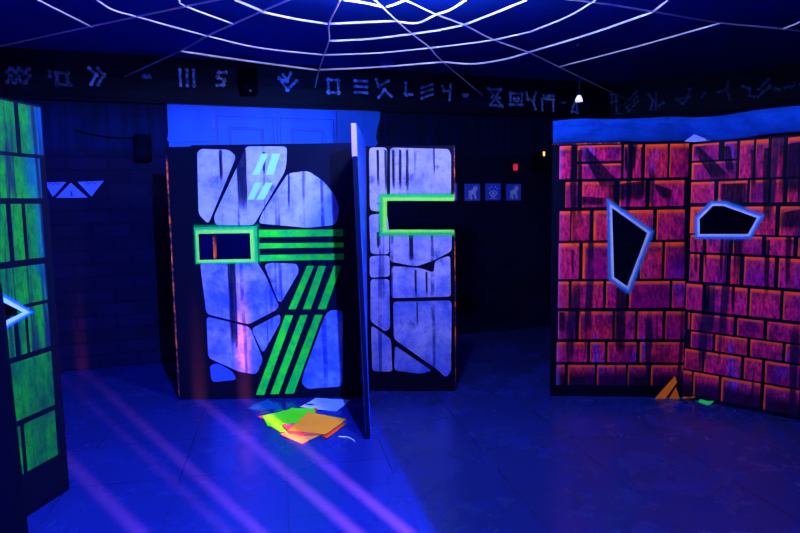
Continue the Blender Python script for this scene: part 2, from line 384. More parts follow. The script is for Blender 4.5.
DRIP1 = [[(0.413, 2.034), (0.444, 2.033), (0.435, 1.813), (0.415, 1.718), (0.404, 1.829)], [(0.555, 2.032), (0.643, 2.038), (0.614, 1.516), (0.586, 1.428), (0.554, 1.429), (0.531, 1.637)], [(0.437, 1.14), (0.518, 1.139), (0.498, 0.455), (0.464, 0.229), (0.427, 0.33)], [(0.753, 2.013), (0.785, 2.013), (0.77, 1.824), (0.752, 1.793)], [(0.954, 1.853), (0.97, 1.853), (0.959, 1.519), (0.942, 1.503)]]
DRIP2 = [[(0.099, 2.029), (0.123, 2.028), (0.126, 1.703), (0.1, 1.654)], [(0.164, 2.027), (0.189, 2.027), (0.19, 1.62), (0.166, 1.62)], [(0.23, 2.026), (0.255, 2.026), (0.249, 1.635), (0.224, 1.652)], [(0.279, 2.025), (0.312, 2.025), (0.298, 1.634), (0.282, 1.635)], [(0.337, 2.024), (0.369, 2.024), (0.364, 1.617), (0.339, 1.617)], [(0.565, 2.036), (0.582, 2.036), (0.58, 1.842), (0.571, 1.777)], [(0.352, 1.353), (0.402, 1.353), (0.399, 1.103), (0.381, 1.053), (0.357, 1.087)], [(0.542, 1.334), (0.559, 1.334), (0.558, 1.235), (0.549, 1.202)], [(0.398, 1.036), (0.423, 1.036), (0.42, 0.783), (0.403, 0.766)], [(0.489, 1.018), (0.514, 1.018), (0.512, 0.799), (0.495, 0.782)], [(0.086, 1.357), (0.119, 1.356), (0.108, 1.207), (0.091, 1.19)], [(0.411, 0.766), (0.428, 0.766), (0.425, 0.527), (0.416, 0.51)]]
DRIPA = [[(0.111, 2.012), (0.158, 2.011), (0.185, 1.753), (0.176, 1.279), (0.137, 1.272), (0.123, 1.676)], [(0.181, 2.01), (0.243, 2.009), (0.557, 1.669), (0.527, 1.591), (0.403, 1.625)], [(0.174, 1.987), (0.22, 1.986), (0.218, 1.557), (0.207, 1.279), (0.183, 1.311)], [(0.386, 1.703), (0.738, 1.744), (0.757, 1.619), (0.513, 1.544), (0.404, 1.593)], [(0.48, 0.892), (0.589, 0.891), (0.59, 0.485), (0.573, 0.204), (0.541, 0.188), (0.496, 0.468)], [(0.534, 2.003), (0.557, 2.002), (0.57, 1.762), (0.547, 1.763)], [(0.595, 2.002), (0.618, 2.001), (0.63, 1.808), (0.608, 1.777)], [(0.124, 1.629), (0.435, 1.608), (0.358, 1.547), (0.141, 1.534)], [(0.041, 0.698), (0.104, 0.698), (0.099, 0.484), (0.059, 0.484)], [(0.656, 2.0), (0.702, 1.999), (0.696, 1.628), (0.673, 1.62)], [(0.138, 1.2), (0.161, 1.2), (0.164, 0.99), (0.149, 0.958)], [(0.739, 1.728), (0.908, 1.663), (0.942, 1.554), (0.849, 1.586)]]
DRIPB = [[(-0.009, 2.0), (0.066, 1.987), (0.345, 1.697), (0.291, 1.654), (0.161, 1.748)], [(0.191, 1.702), (0.412, 1.702), (0.44, 1.314), (0.393, 1.134), (0.377, 0.831), (0.343, 0.827), (0.332, 1.311)], [(0.224, 1.983), (0.279, 1.979), (0.329, 1.742), (0.275, 1.729)], [(0.416, 1.941), (0.455, 1.938), (0.476, 1.577), (0.443, 1.578)], [(0.494, 1.949), (0.558, 1.945), (0.56, 1.576), (0.572, 1.289), (0.533, 1.302)], [(0.583, 1.957), (0.729, 1.974), (0.817, 1.967), (0.837, 1.538), (0.663, 1.518), (0.614, 1.646)], [(0.131, 0.924), (0.175, 0.928), (0.182, 0.717), (0.155, 0.651)], [(0.325, 0.933), (0.353, 0.935), (0.361, 0.707), (0.341, 0.689)], [(0.045, 1.272), (0.067, 1.272), (0.085, 0.96), (0.063, 0.926)], [(0.119, 1.274), (0.141, 1.275), (0.149, 1.043), (0.136, 1.003)], [(0.234, 1.293), (0.263, 1.294), (0.268, 0.936), (0.248, 0.911)], [(0.534, 1.288), (0.572, 1.289), (0.584, 0.852), (0.561, 0.761)], [(0.666, 1.32), (0.709, 1.321), (0.716, 0.865), (0.691, 0.863)], [(0.746, 1.574), (0.835, 1.573), (0.899, 0.173), (0.846, 0.161)], [(0.603, 1.476), (0.837, 1.531), (0.845, 1.353), (0.622, 1.319)]]
WEB = {'R0': [(-2.901, 4.695), (-1.997, 4.224), (-1.042, 3.741)], 'R1': [(-2.496, 5.858), (-1.664, 4.923), (-1.33, 4.509), (-1.072, 4.227), (-0.823, 3.96)], 'R3': [(-0.856, 6.545), (-0.694, 5.682), (-0.582, 5.123), (-0.491, 4.666), (-0.446, 4.26), (-0.327, 3.774)], 'R4': [(-0.123, 3.784), (-0.002, 4.192), (0.109, 4.537), (0.257, 4.947), (0.392, 5.437), (0.924, 7.12)], 'R5': [(0.053, 3.792), (0.245, 4.075), (0.455, 4.331), (0.719, 4.736), (1.073, 5.16), (1.447, 5.707), (2.985, 8.121)], 'R6': [(1.058, 3.839), (1.647, 4.102), (2.208, 4.376), (2.738, 4.552)], 'r1': [(-1.715, 3.71), (-1.709, 3.897), (-1.62, 4.044)], 'r1b': [(-1.62, 4.044), (-1.495, 4.251), (-1.33, 4.509)], 'r0': [(-2.045, 3.695), (-2.008, 4.247)], 'r2': [(-1.33, 4.509), (-1.038, 4.868), (-0.582, 5.123)], 'r2b': [(-0.582, 5.123), (-0.149, 5.083), (0.257, 4.947)], 'r2c': [(0.257, 4.947), (0.516, 4.84), (0.719, 4.736)], 'r2d': [(0.719, 4.736), (0.941, 4.531)], 'r2e': [(0.941, 4.531), (1.109, 4.182), (1.191, 3.845)], 'q1': [(-1.664, 4.923), (-1.418, 5.137), (-1.075, 5.415), (-0.712, 5.681)], 'q2': [(-0.712, 5.681), (-0.149, 5.596), (0.392, 5.437)], 'q3': [(0.392, 5.437), (0.632, 5.531), (0.795, 5.464), (0.941, 5.326), (1.066, 5.126)], 'q4': [(1.066, 5.126), (1.388, 4.608), (1.634, 4.102)], 'q5': [(1.634, 4.102), (1.628, 3.865)], 's1': [(1.447, 5.707), (1.713, 5.269), (1.933, 4.894), (2.208, 4.376)], 's2': [(2.738, 4.552), (2.749, 4.38), (2.713, 4.032)], 't1': [(-1.252, 3.731), (-1.256, 3.842), (-1.072, 4.227)], 'u0': [(-0.933, 3.746), (-0.823, 3.96)], 'u1': [(-0.828, 3.98), (-0.65, 4.137), (-0.452, 4.26)], 'u2': [(-0.452, 4.26), (-0.173, 4.228), (0.011, 4.215)], 'u3': [(0.011, 4.238), (0.144, 4.268), (0.246, 4.096)], 'u4': [(0.246, 4.096), (0.334, 3.997), (0.413, 3.809)], 'v1': [(-0.494, 4.694), (-0.193, 4.655), (0.109, 4.537)], 'v2': [(0.109, 4.537), (0.301, 4.445), (0.455, 4.331)], 'v3': [(0.455, 4.331), (0.624, 4.073), (0.776, 3.826)], 'w1': [(-0.304, 3.776), (-0.184, 3.836), (-0.08, 3.917)], 'w2': [(-0.061, 3.918), (-0.0, 3.864), (0.053, 3.792)]}

P1 = ((-1.836, 5.007), (-.431, 5.019)); P2 = ((-.281, 5.176), (.442, 5.14))
RA = ((1.231, 4.965), (2.271, 4.889)); RB = ((2.271, 4.889), (2.846, 4.31))
WB = ((-3.174, 6.007), (1.625, 7.71)); CR = ((2.6756, 8.0828), (4.6, 6.95))
GP = ((-1.957, 3.109), (-1.907, 3.379))

# ------------------------------------------------------------------ the room
H = 3.05
mb = MB(); mb.box((-4.8, -3.2, -.1), (5.6, 8.6, 0)); struct(mb.build('floor', m_floor))
mb = MB(); mb.box((-4.8, -3.2, H), (5.6, 8.6, H+.1)); struct(mb.build('ceiling', m_ceil))
loc, rz = frame(*WB)
mb = MB(); mb.box((-1.55, 0, 0), (6.23, .15, H)); wall_back = struct(mb.build('wall_back', m_brick, None, loc, rz))
loc2, rz2 = frame(*CR)
mb = MB(); mb.box((0, 0, 0), (3.05, .15, H)); struct(mb.build('wall_right_back', m_wall, None, loc2, rz2))
mb = MB(); mb.box((5.2, -3.1, 0), (5.35, 6.65, H)); struct(mb.build('wall_right', m_wall))
mb = MB(); mb.box((-4.75, -3.1, 0), (-4.6, 5.6, H)); struct(mb.build('wall_left', m_wall))
mb = MB(); mb.box((-4.6, -3.15, 0), (5.2, -3.0, H)); struct(mb.build('wall_front', m_wall))

# frieze boards with painted signs
def frieze(name, x0, x1, loc, rz, bottom=2.6):
    mb = MB(); mb.box((x0, -.06, bottom), (x1, 0, H)); mb.box((x0, -.085, bottom), (x1, -.06, bottom+.05), 1)
    return struct(mb.build(name, [m_frieze, m_black], None, loc, rz))
fr1 = frieze('trim_1', -1.5, 6.2, loc, rz); fr2 = frieze('trim_2', 0.02, 2.9, loc2, rz2)
GL = {  # strokes in a unit box (x, z)
 'wave': [[(-.5, .2), (-.3, .35), (-.1, .2), (.1, .35), (.3, .2), (.5, .35)], [(-.5, -.3), (-.35, -.05), (-.2, -.3), (0, -.05), (.15, -.3), (.3, -.3), (.5, 0)]],
 'sq': [[(-.5, .1), (-.5, .3)], [(-.1, -.4), (.6, -.4)], [(-.1, .3), (.5, .3)], [(-.1, -.2), (-.1, .1)], [(.5, -.2), (.5, .1)]],
 'chev': [[(-.35, .45), (0, .1), (-.3, -.45)], [(.15, .45), (.45, .1), (.1, -.45)]],
 'dot': [[(-.1, .05), (.1, .05)], [(-.15, -.02), (.15, -.02)]],
 'iii': [[(-.5, .5), (-.5, -.5)], [(0, .5), (0, -.5)], [(.5, .5), (.5, -.5)]],
 'S': [[(.3, .45), (-.15, .4), (-.25, .1), (.2, -.1), (.1, -.4), (-.3, -.45)]],
 'lamp': [[(-.5, .2), (-.05, -.4), (.5, .1)], [(-.25, .4), (-.05, .1), (.15, .5)], [(-.5, .2), (-.2, .1)]],
 'box': [[(-.4, .45), (.4, .45), (.4, -.45), (-.4, -.45), (-.4, .45)]],
 'E': [[(-.4, .4), (.4, .4)], [(-.4, 0), (.4, 0)], [(-.4, -.4), (.4, -.4)]],
 'K': [[(-.5, .5), (-.35, .1), (.3, .45)], [(-.35, -.55), (.05, -.1), (.5, -.45)]],
 'L': [[(-.1, .5), (-.1, -.2)], [(-.15, -.35), (-.1, -.4)], [(.3, -.35), (.4, -.35)]],
 'E2': [[(-.4, .25), (.4, .5)], [(-.4, -.1), (.4, .15)], [(-.4, -.5), (.4, -.2)]],
 '4': [[(-.4, .4), (-.3, .1), (.2, .1)], [(.3, .5), (.2, -.5)]],
 'dot2': [[(-.1, .02), (.12, .02)], [(-.05, -.08), (.08, -.08)]],
 'hour': [[(-.45, .5), (.4, .5), (-.3, -.45), (.5, -.5), (-.45, .5)], [(-.2, 0), (.3, 0)]],
 'sqd': [[(-.5, .4), (.5, .4), (.5, -.4), (-.5, -.4), (-.5, .4)], [(-.15, .05), (.15, .05), (.1, -.1), (-.1, -.1)]],
 '4b': [[(-.4, .45), (-.3, .1), (.2, .05)], [(.3, .5), (.1, 0), (.3, -.5)]],
 'gate': [[(-.45, -.5), (-.45, .2), (.45, .2), (.45, -.5)], [(-.3, .45), (.3, .45)], [(-.45, .2), (.45, .45)]],
 'dotr': [[(-.08, .05), (.08, .05)]],
 'drop': [[(.1, .5), (-.2, -.1), (-.25, -.4), (.2, -.45), (.1, .5)]],
 'stripes': [[(0, .3), (0, -.5)], [(.1, -.5), (.3, -.5)]],
 'x': [[(-.2, .4), (.2, .4), (.15, -.2), (-.2, -.3), (-.2, .4)]],
 'hash': [[(-.4, -.1), (.3, .6)], [(-.3, -.35), (.35, .25)], [(-.2, -.6), (.4, -.05)]],
 'b': [[(-.5, .5), (-.2, .0), (-.35, -.5)], [(.0, .5), (.0, -.5), (.5, -.2)]],
 'bird': [[(-.5, -.1), (-.1, -.4), (.3, 0), (-.5, -.1)], [(.2, .1), (.3, .5)]],
 'dotx': [[(-.1, -.1), (.05, .1)]],
 'c': [[(-.4, 0), (.1, .1), (.3, -.5)], [(.1, .1), (.15, .6)]],
 'd': [[(-.4, .3), (.0, .1), (.1, -.4), (.35, -.5)]],
 'e': [[(-.3, -.5), (.3, .1)], [(-.3, 0), (.2, .5)], [(-.05, -.15), (.3, -.05)]],
 'f': [[(-.5, -.1), (0, 0), (.5, .1)], [(-.5, .0), (-.3, -.1)], [(.35, .0), (.5, .2)]],
 'g': [[(-.4, .1), (-.1, -.1), (.4, .2)]],
}
def strokes(name, sh, u, v, w, h, lw, y, m, parent, dotted=True):
    mb = MB(); k = 0
    for st in GL[sh]:
        for (a, b) in zip(st, st[1:]):
            p, q = Vector((u+a[0]*w, v+a[1]*h)), Vector((u+b[0]*w, v+b[1]*h)); d = (q-p)
            if d.length < 1e-4: continue
            t = d.normalized(); n = Vector((-t.y, t.x))*lw/2; p = p-t*lw*.3; q = q+t*lw*.3; e = k*.0004; k += 1
            mb.prism([tuple(p-n), tuple(q-n), tuple(q+n), tuple(p+n)], y-.003-e, y-.0002*0)
            if dotted:   # little blobs at the stroke ends, as brushed
                for c in (p, q):
                    mb.prism([(c.x+lw*.75*math.cos(i*math.pi/4), c.y+lw*.75*math.sin(i*math.pi/4)) for i in range(8)], y-.0035-e, y)
    return mb.build(name, m, parent)
for sh, u, v, s in (('wave', -.329, 2.80, .2), ('sq', .0, 2.80, .17), ('chev', .319, 2.83, .17), ('dot', .764, 2.85, .17), ('iii', 1.136, 2.858, .15), ('S', 1.465, 2.865, .16), ('lamp', 2.135, 2.86, .2),
                    ('box', 2.62, 2.845, .16), ('E', 2.928, 2.855, .17), ('K', 3.187, 2.85, .19), ('L', 3.459, 2.845, .15), ('E2', 3.701, 2.84, .17), ('4', 3.949, 2.84, .17), ('dot2', 4.178, 2.82, .17),
                    ('hour', 4.562, 2.806, .21), ('sqd', 4.845, 2.8, .18), ('4b', 5.058, 2.79, .2), ('gate', 5.282, 2.78, .2), ('dotr', 5.505, 2.777, .16), ('drop', 5.672, 2.747, .18)):
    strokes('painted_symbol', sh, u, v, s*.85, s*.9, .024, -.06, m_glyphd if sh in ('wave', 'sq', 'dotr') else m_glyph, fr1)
for sh, u, v, s in (('stripes', .12, 2.75, .2), ('x', .09, 2.85, .17), ('hash', .30, 2.8, .22), ('b', .58, 2.78, .2), ('bird', .9, 2.79, .2), ('dotx', 1.1, 2.8, .16), ('c', 1.33, 2.82, .2), ('d', 1.57, 2.81, .18), ('e', 1.72, 2.815, .2), ('f', 1.92, 2.8, .22), ('g', 2.13, 2.8, .2)):
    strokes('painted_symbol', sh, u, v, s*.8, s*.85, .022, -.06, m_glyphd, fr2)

# white double door with side pilasters
door = struct(empty('door_1', loc, rz))
for (a, b) in ((.935, 1.368), (2.655, 3.09)):
    mb = MB(); mb.box((a, -.05, 0), (b, 0, 2.6)); mb.box((a-.012, -.07, 2.24), (b+.012, -.05, 2.27)); mb.box((a-.006, -.062, 2.27), (b+.006, -.05, 2.30))
    mb.box((a+.2, -.054, 2.31), (a+.205, -.05, 2.6))
    if a > 2: mb.prism([(b, 2.3), (b+.015, 2.4), (b+.05, 2.52), (b+.06, 2.6), (b, 2.6)], -.05, 0)
    mb.build('pilaster', m_door, door)
m_groove_shade = mat('door_groove_shade', (.001, .008, .12), .6)  # dark strips that paint the shade of the door grooves
for (a, b) in ((1.372, 2.008), (2.012, 2.651)):
    mb = MB(); mb.box((a, -.03, .02), (b, 0, 2.585))
    leaf = mb.build('door_leaf', m_door, door)
    mb = MB()
    for (x0, x1, z0, z1, t) in ((a+.03, b-.03, 1.5, 2.50, .014), (a+.14, b-.14, 1.6, 2.39, .012), (a+.03, b-.03, .15, 1.4, .014), (a+.14, b-.14, .25, 1.3, .012)):
        for r_ in (rect(x0, z0, x1, z0+t), rect(x0, z1-t, x1, z1), rect(x0, z0+t, x0+t, z1-t), rect(x1-t, z0+t, x1, z1-t)): mb.prism(r_, -.042, -.03)
    for r_ in (rect(a+.158, 1.618, b-.158, 1.626), rect(a+.158, 2.364, b-.158, 2.372), rect(a+.158, 1.626, a+.166, 2.364), rect(b-.166, 1.626, b-.158, 2.364)): mb.prism(r_, -.034, -.03, 1)
    for r_ in (rect(a+.03, 1.5, a+.036, 2.5), rect(b-.036, 1.5, b-.03, 2.5), rect(a+.036, 2.494, b-.036, 2.5), rect(a+.14, 1.6, a+.145, 2.39), rect(b-.145, 1.6, b-.14, 2.39), rect(a+.145, 2.385, b-.145, 2.39)): mb.prism([(q[0], q[1]) for q in r_], -.0425, -.042, 1)
    mb.build('panel_moulding', [m_door, m_groove_shade], leaf)
mb = MB(); mb.box((1.374, -.035, 2.585), (2.655, 0, 2.6)); mb.build('door_header', m_door, door)
mb = MB(); mb.box((1.368, -.034, 0), (1.372, -.02, 2.5)); mb.build('door_gap', m_orange_edge, door)

# ------------------------------------------------------------------ ceiling web
web = tag(empty('spider_web', (-.253, 3.376, 2.78)), 'huge white elastic spider web stretched under the dark ceiling', 'spider web')
off = Vector((-.253, 3.376, 2.78))
def thread(name, pts, r, n=5):
    P = [Vector(p)-off for p in catmull(pts, n)]; k = len(P)-1
    tube([p for p in P], r, name, m_thread, web, seg=5)
z = 2.78
def wall_pt(A, rzz, u, v): return (A[0]+math.cos(rzz)*u+math.sin(rzz)*.06, A[1]+math.sin(rzz)*u-math.cos(rzz)*.06, v)
ends = {'R1': wall_pt(loc, rz, .566, 2.84), 'R3': wall_pt(loc, rz, 2.422, 2.825), 'R4': wall_pt(loc, rz, 4.398, 2.83), 'R5': wall_pt(loc2, rz2, .35, 2.765)}
for k in ('R0', 'R1', 'R3', 'R4', 'R5', 'R6'):
    p = [(q[0], q[1], z) for q in WEB[k]]
    if k in ('R0', 'R1'): p = p[::-1]
    if k in ends: p[0 if k == 'x' else 0:0] = []
    if k in ('R1',): p[-1] = ends[k]
    elif k in ('R3', 'R4', 'R5'):
        p = p if p[0][1] < p[-1][1] else p[::-1]; p[-1] = ends[k]
    if k == 'R0': p.append((-4.6, 5.58, z))
    if k == 'R6': p += [(3.6, 4.9, z), (5.2, 5.5, z)]
    thread('radial_thread', [tuple(off)]+p, .0058)
for nm, dx, dy in (('a', -2.6, -1.1), ('b', 2.6, -.6), ('c', -.3, -2.2), ('d', 1.6, -2)):
    thread('radial_thread', [tuple(off), (off.x+dx, off.y+dy, z)], .0065)
for k, p in WEB.items():
    if k[0] == 'R': continue
    thread('ring_thread', [(q[0], q[1], z) for q in p], (.0078 if k[0] in 'vwuq' else .0062), 4)
tag(lathe([(0, 0), (.0065, .0), (.0065, .27), (0, .27)], 'hanging_cord', m_thread, None, (-.253, 3.376, 2.78), 8), 'thin cord holding the web hub up to the ceiling', 'cord')

# ------------------------------------------------------------------ grey stone panel with the green arrow
def drips(mb, lst, mi, y=-.0028):
    for p in lst:
        if area(p) < 0: p = p[::-1]
        u0, u1, v0, v1 = min(q[0] for q in p), max(q[0] for q in p), min(q[1] for q in p), max(q[1] for q in p)
        y -= .00004
        mb.face([(q[0], y, q[1]) for q in p], mi, [((q[0]-u0)/(u1-u0), (q[1]-v0)/(v1-v0)) for q in p])
def part(mb, name, m, parent, **k): return mb.build(name, m, parent, **k)
def outline(parent, hole, w1, w2, y, m, name='window_outline', inset=0.0, closed=True, clip=None):
    mb = MB(); a = hole if area(hole) > 0 else hole[::-1]
    b = offset(a, w1); c = offset(a, w1+w2)
    if clip:
        cl = lambda L: [(min(max(p[0], clip[0]), clip[2]), min(max(p[1], clip[1]), clip[3])) for p in L]
        b, c = cl(b), cl(c)
    mb.ring(a, b, y, 1, .8); mb.ring(b, c, y, .8, 0)
    return mb.build(name, m, parent)
l, r = frame(*P1)
p1 = tag(empty('stone_panel', l, r), 'pale stone-painted board with lime green bent arrow stripes and a small rectangular window', 'panel')
mb = MB(); mb.prism(rect(.19, 0, 1.50, 2.075), 0, .04, 0, holes=[rect(.219, 1.162, .631, 1.37)])
k = 0
for i, st in enumerate(STONES1):
    mb.prism(rounded(st, .035), -.002, .0005, 1, ((0, 0, .05, .45, .3, .6, .6, 1.3, .45)[i], 0, 0))  # lower stones painted bluer to carry the light's falloff
drips(mb, DRIP1, 2)
part(mb, 'board', [m_black, m_stone, m_drip], p1)
mb = MB(); mb.prism(rect(-.0, 0, .188, 2.065), .004, .044); part(mb, 'side_board', m_black, p1)
mb = MB(); mb.prism(rect(-.014, .02, 0, 2.0), .006, .03); part(mb, 'edge_strip', m_orange_edge, p1)
mb = MB()
mb.box((.9, .04, 0), (.94, .5, .04)); mb.box((.9, .04, .04), (.94, .08, 1.9)); part(mb, 'rear_brace', m_black, p1)
mb = MB(); mb.box((.318, .041, 1.0), (.33, .1, 1.5)); part(mb, 'edge_strip', m_orange_edge, p1)
for t in STRIPES1:
    mb = MB(); mb.prism(t, -.0045, -.0022); part(mb, 'tape_stripe', m_green, p1)
for t in TEAL1:
    mb = MB(); mb.prism(t, -.0045, -.0022); part(mb, 'tape_stripe', m_teal, p1)['label'] = 'pale teal stripe'
x0, x1, z0, z1 = .219, .631, 1.162, 1.37
inr, mid, out = rect(x0, z0, x1, z1), rect(x0-.016, z0-.018, x1+.02, z1+.02), rect(x0-.045, z0-.045, x1+.09, z1+.085)
mb = MB(); mb.ring(inr, mid, -.0035, 1, .85); mb.ring(mid, out, -.0035, .85, 0); part(mb, 'window_outline', m_halo_g, p1)

# second stone panel with notch
l, r = frame(*P2)
p2 = tag(empty('stone_panel', l, r), 'narrow stone-painted board with a green-edged notch cut into its right side', 'panel')
W2 = .735; (na, nb, nc, nd) = NOTCH2[0]
poly = [(-.0, 0), (W2, 0), (W2, nc[1]), (nd[0], nd[1]), (na[0], na[1]), (W2, nb[1]), (W2, 2.055), (0, 2.06)]
mb = MB(); mb.prism(poly, 0, .04)
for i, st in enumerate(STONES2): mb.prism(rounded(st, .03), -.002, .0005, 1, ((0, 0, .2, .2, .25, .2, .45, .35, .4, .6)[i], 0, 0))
drips(mb, DRIP2, 2)
part(mb, 'board', [m_black, m_stone, m_drip], p2)
mb = MB(); mb.prism(rect(W2, 1.62, W2+.008, 2.05), .002, .03); mb.prism(rect(W2, .0, W2+.008, 1.36), .002, .03); part(mb, 'edge_strip', m_orange_edge, p2)
mb = MB()
inn = [(W2, nc[1]), nd, na, (W2, nb[1])]
def off3(d, e=0): return [(W2, nc[1]-d*.5-e), (nd[0]-d, nd[1]-d*.5-e), (na[0]-d, na[1]+d*.9), (W2, nb[1]+d*.9)]
for (a, b, g0, g1) in ((inn, off3(.022), 1, .85), (off3(.022), off3(.095, .03), .85, 0)):
    for i in range(3):
        mb.face([(a[i][0], -.0035, a[i][1]), (b[i][0], -.0035, b[i][1]), (b[i+1][0], -.0035, b[i+1][1]), (a[i+1][0], -.0035, a[i+1][1])], 0, None, [(0, 0, g0), (0, 0, g1), (0, 0, g1), (0, 0, g0)])
part(mb, 'window_outline', m_halo_g, p2)
for x0 in (.1, .55):
    mb = MB(); mb.box((x0, .04, 0), (x0+.04, .5, .04)); mb.box((x0, .04, .04), (x0+.04, .08, 1.3)); part(mb, 'rear_brace', m_black, p2)

# divider board, edge-on
div = tag(empty('divider_board', (-.26, 4.08, 0)), 'tall dark blue board standing edge-on between the two stone-painted boards', 'panel')
def hexa(c, m, name, parent):   # c: 4 corners (nb, nt, ft, fb) as pairs left/right
    mb = MB(); L = [a for a, b in c]; R_ = [b for a, b in c]
    mb.face(L); mb.face(R_[::-1])
    for i in range(4): j = (i+1) % 4; mb.face([L[i], R_[i], R_[j], L[j]])
    return mb.build(name, m, parent)
o_ = Vector((-.26, 4.08, 0))
def pr(x, y, z, t=.034): return (Vector((x-t, y, z))-o_, Vector((x, y, z))-o_)
m_div = mat('divider_paint', (.01, .09, .85), .5, .3, BT)
hexa([pr(-.215, 4.075, 0), pr(-.265, 4.075, 2.11), pr(-.262, 5.12, 2.08), pr(-.285, 5.12, 0)], m_div, 'board', div)
mb = hexa([pr(-.217, 4.07, .005, .03), pr(-.263, 4.07, 1.9, .03), pr(-.263, 4.0752, 1.9, .03), pr(-.217, 4.0752, .005, .03)], m_black, 'edge_strip', div)
mb = hexa([pr(-.265, 4.065, 1.9, .034), pr(-.267, 4.065, 2.11, .034), pr(-.267, 4.0752, 2.11, .034), pr(-.265, 4.0752, 1.9, .034)], m_edge, 'edge_cap', div); mb['label'] = 'pale end cap at the top'
hexa([pr(-.2535, 4.08, .01, .004), pr(-.3005, 4.08, 2.09, .004), pr(-.2975, 5.0, 2.07, .004), pr(-.3175, 5.0, .01, .004)], m_black, 'side_face', div)

# ------------------------------------------------------------------ orange brick panels
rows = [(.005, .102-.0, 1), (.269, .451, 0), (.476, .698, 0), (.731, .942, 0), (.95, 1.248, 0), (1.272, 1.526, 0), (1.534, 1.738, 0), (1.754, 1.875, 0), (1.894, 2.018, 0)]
BA = [  # z0, z1, bricks, darkness
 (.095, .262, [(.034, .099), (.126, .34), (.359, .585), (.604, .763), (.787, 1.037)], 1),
 (.286, .451, [(.033, .277), (.301, .415), (.439, .665), (.693, 1.036)], 0),
 (.476, .702, [(.042, .181), (.209, .471), (.494, .648), (.671, .863), (.889, 1.034)], 0),
 (.731, .946, [(.039, .123), (.146, .395), (.419, .572), (.6, .91), (.933, 1.03)], 0),
 (.966, 1.255, [(.041, .202), (.23, .659), (.68, .845), (.868, 1.02)], 0),
 (1.275, 1.51, [(.045, .127), (.139, .28), (.31, .768), (.798, 1.01)], 0),
 (1.538, 1.738, [(.089, .183), (.218, .462), (.508, .704), (.738, 1.0)], 0),
 (1.762, 2.02, [(.039, .132), (.536, .57), (.605, .673), (.696, .867), (.883, 1.025)], 0),
 (1.762, 1.876, [(.178, .513)], 0), (1.898, 2.02, [(.178, .513)], 0)]
BB = [
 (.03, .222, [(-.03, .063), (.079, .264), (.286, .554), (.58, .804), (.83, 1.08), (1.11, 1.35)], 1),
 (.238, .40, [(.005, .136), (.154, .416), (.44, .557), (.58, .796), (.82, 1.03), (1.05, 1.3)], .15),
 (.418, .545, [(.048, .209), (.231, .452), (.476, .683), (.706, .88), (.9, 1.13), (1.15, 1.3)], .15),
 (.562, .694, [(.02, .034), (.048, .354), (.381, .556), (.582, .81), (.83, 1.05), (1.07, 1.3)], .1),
 (.72, .925, [(.0, .12), (.15, .439), (.459, .655), (.677, .84), (.87, 1.1), (1.12, 1.3)], 0),
 (.95, 1.16, [(.02, .091), (.125, .287), (.319, .381), (.412, .609), (.638, .77), (.8, 1.02), (1.05, 1.3)], 0),
 (1.18, 1.31, [(.02, .11), (.14, .3), (.33, .52), (.55, .72), (.75, .95), (.98, 1.25)], 0),
 (1.325, 1.53, [(.012, .6), (.63, .84), (.87, 1.1), (1.13, 1.3)], 0),
 (1.56, 1.72, [(.012, .18), (.212, .408), (.428, .546), (.569, .641), (.67, .9), (.93, 1.2)], 0),
 (1.74, 1.868, [(.012, .327)], 0), (1.885, 2.01, [(.012, .202), (.244, .327)], 0),
 (1.74, 2.01, [(.35, .44), (.457, .535), (.558, .63), (.658, .8), (.83, 1.0), (1.03, 1.25)], 0)]
def brick_panel(A, B, x0, x1, top, bricks, hole, label, w1, w2, dr):
    l, r = frame(A, B)
    t = tag(empty('brick_panel', l, r), label, 'panel')
    mb = MB(); mb.prism(rect(x0, 0, x1, top), 0, .04, 0, holes=[hole]); grown = offset(hole, w1*.9)
    def clip_out(r_):  # cut a brick rectangle against the window polygon by subdividing it
        return r_
    for z0, z1, row, dk in bricks:
        for a, b in row:
            rr = random.random()
            hx, hz = [q[0] for q in hole], [q[1] for q in hole]
            cuts = [rect(a, z0, b, z1)] if (b < min(hx) or a > max(hx) or z1 < min(hz) or z0 > max(hz)) else clip_rect((a, z0, b, z1), hole if area(hole) > 0 else hole[::-1])
            for poly in cuts:
                us = [((p[0]-a)/(b-a), (p[1]-z0)/(z1-z0)) for p in poly]
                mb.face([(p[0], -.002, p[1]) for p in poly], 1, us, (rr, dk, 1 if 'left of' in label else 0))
    mb.keep = True
    for p in dr:
        p = p if area(p) > 0 else p[::-1]; u0, u1, v0, v1 = min(q[0] for q in p), max(q[0] for q in p), min(q[1] for q in p), max(q[1] for q in p)
        u1 = min(u1, 1.4); rest = p; hc = hole if area(hole) > 0 else hole[::-1]; dy = -.0026-.00005*dr.index(p if p in dr else p[::-1])
        for i in range(len(hc)):
            a, b = hc[i], hc[(i+1) % len(hc)]; n = (b[1]-a[1], -(b[0]-a[0])); o = half(rest, a, n, 1)
            if len(o) > 2 and abs(area(o)) > 1e-6: mb.face([(q[0], dy, q[1]) for q in o], 2, [((q[0]-u0)/(u1-u0), (q[1]-v0)/(v1-v0)) for q in o])
            rest = half(rest, a, n, -1)
            if len(rest) < 3: break
    o = mb.build('board', [m_black, m_obrick, m_drip], t)
    outline(t, hole, w1, w2, -.004, m_halo_b)
    return t
def half(poly, p, n, keep):
    out = []
    for i in range(len(poly)):
        a, b = poly[i], poly[(i+1) % len(poly)]
        da = ((a[0]-p[0])*n[0]+(a[1]-p[1])*n[1])*keep; db = ((b[0]-p[0])*n[0]+(b[1]-p[1])*n[1])*keep
        if da >= 0: out.append(a)
        if da*db < 0:
            t = da/(da-db); out.append((a[0]+(b[0]-a[0])*t, a[1]+(b[1]-a[1])*t))
    return out
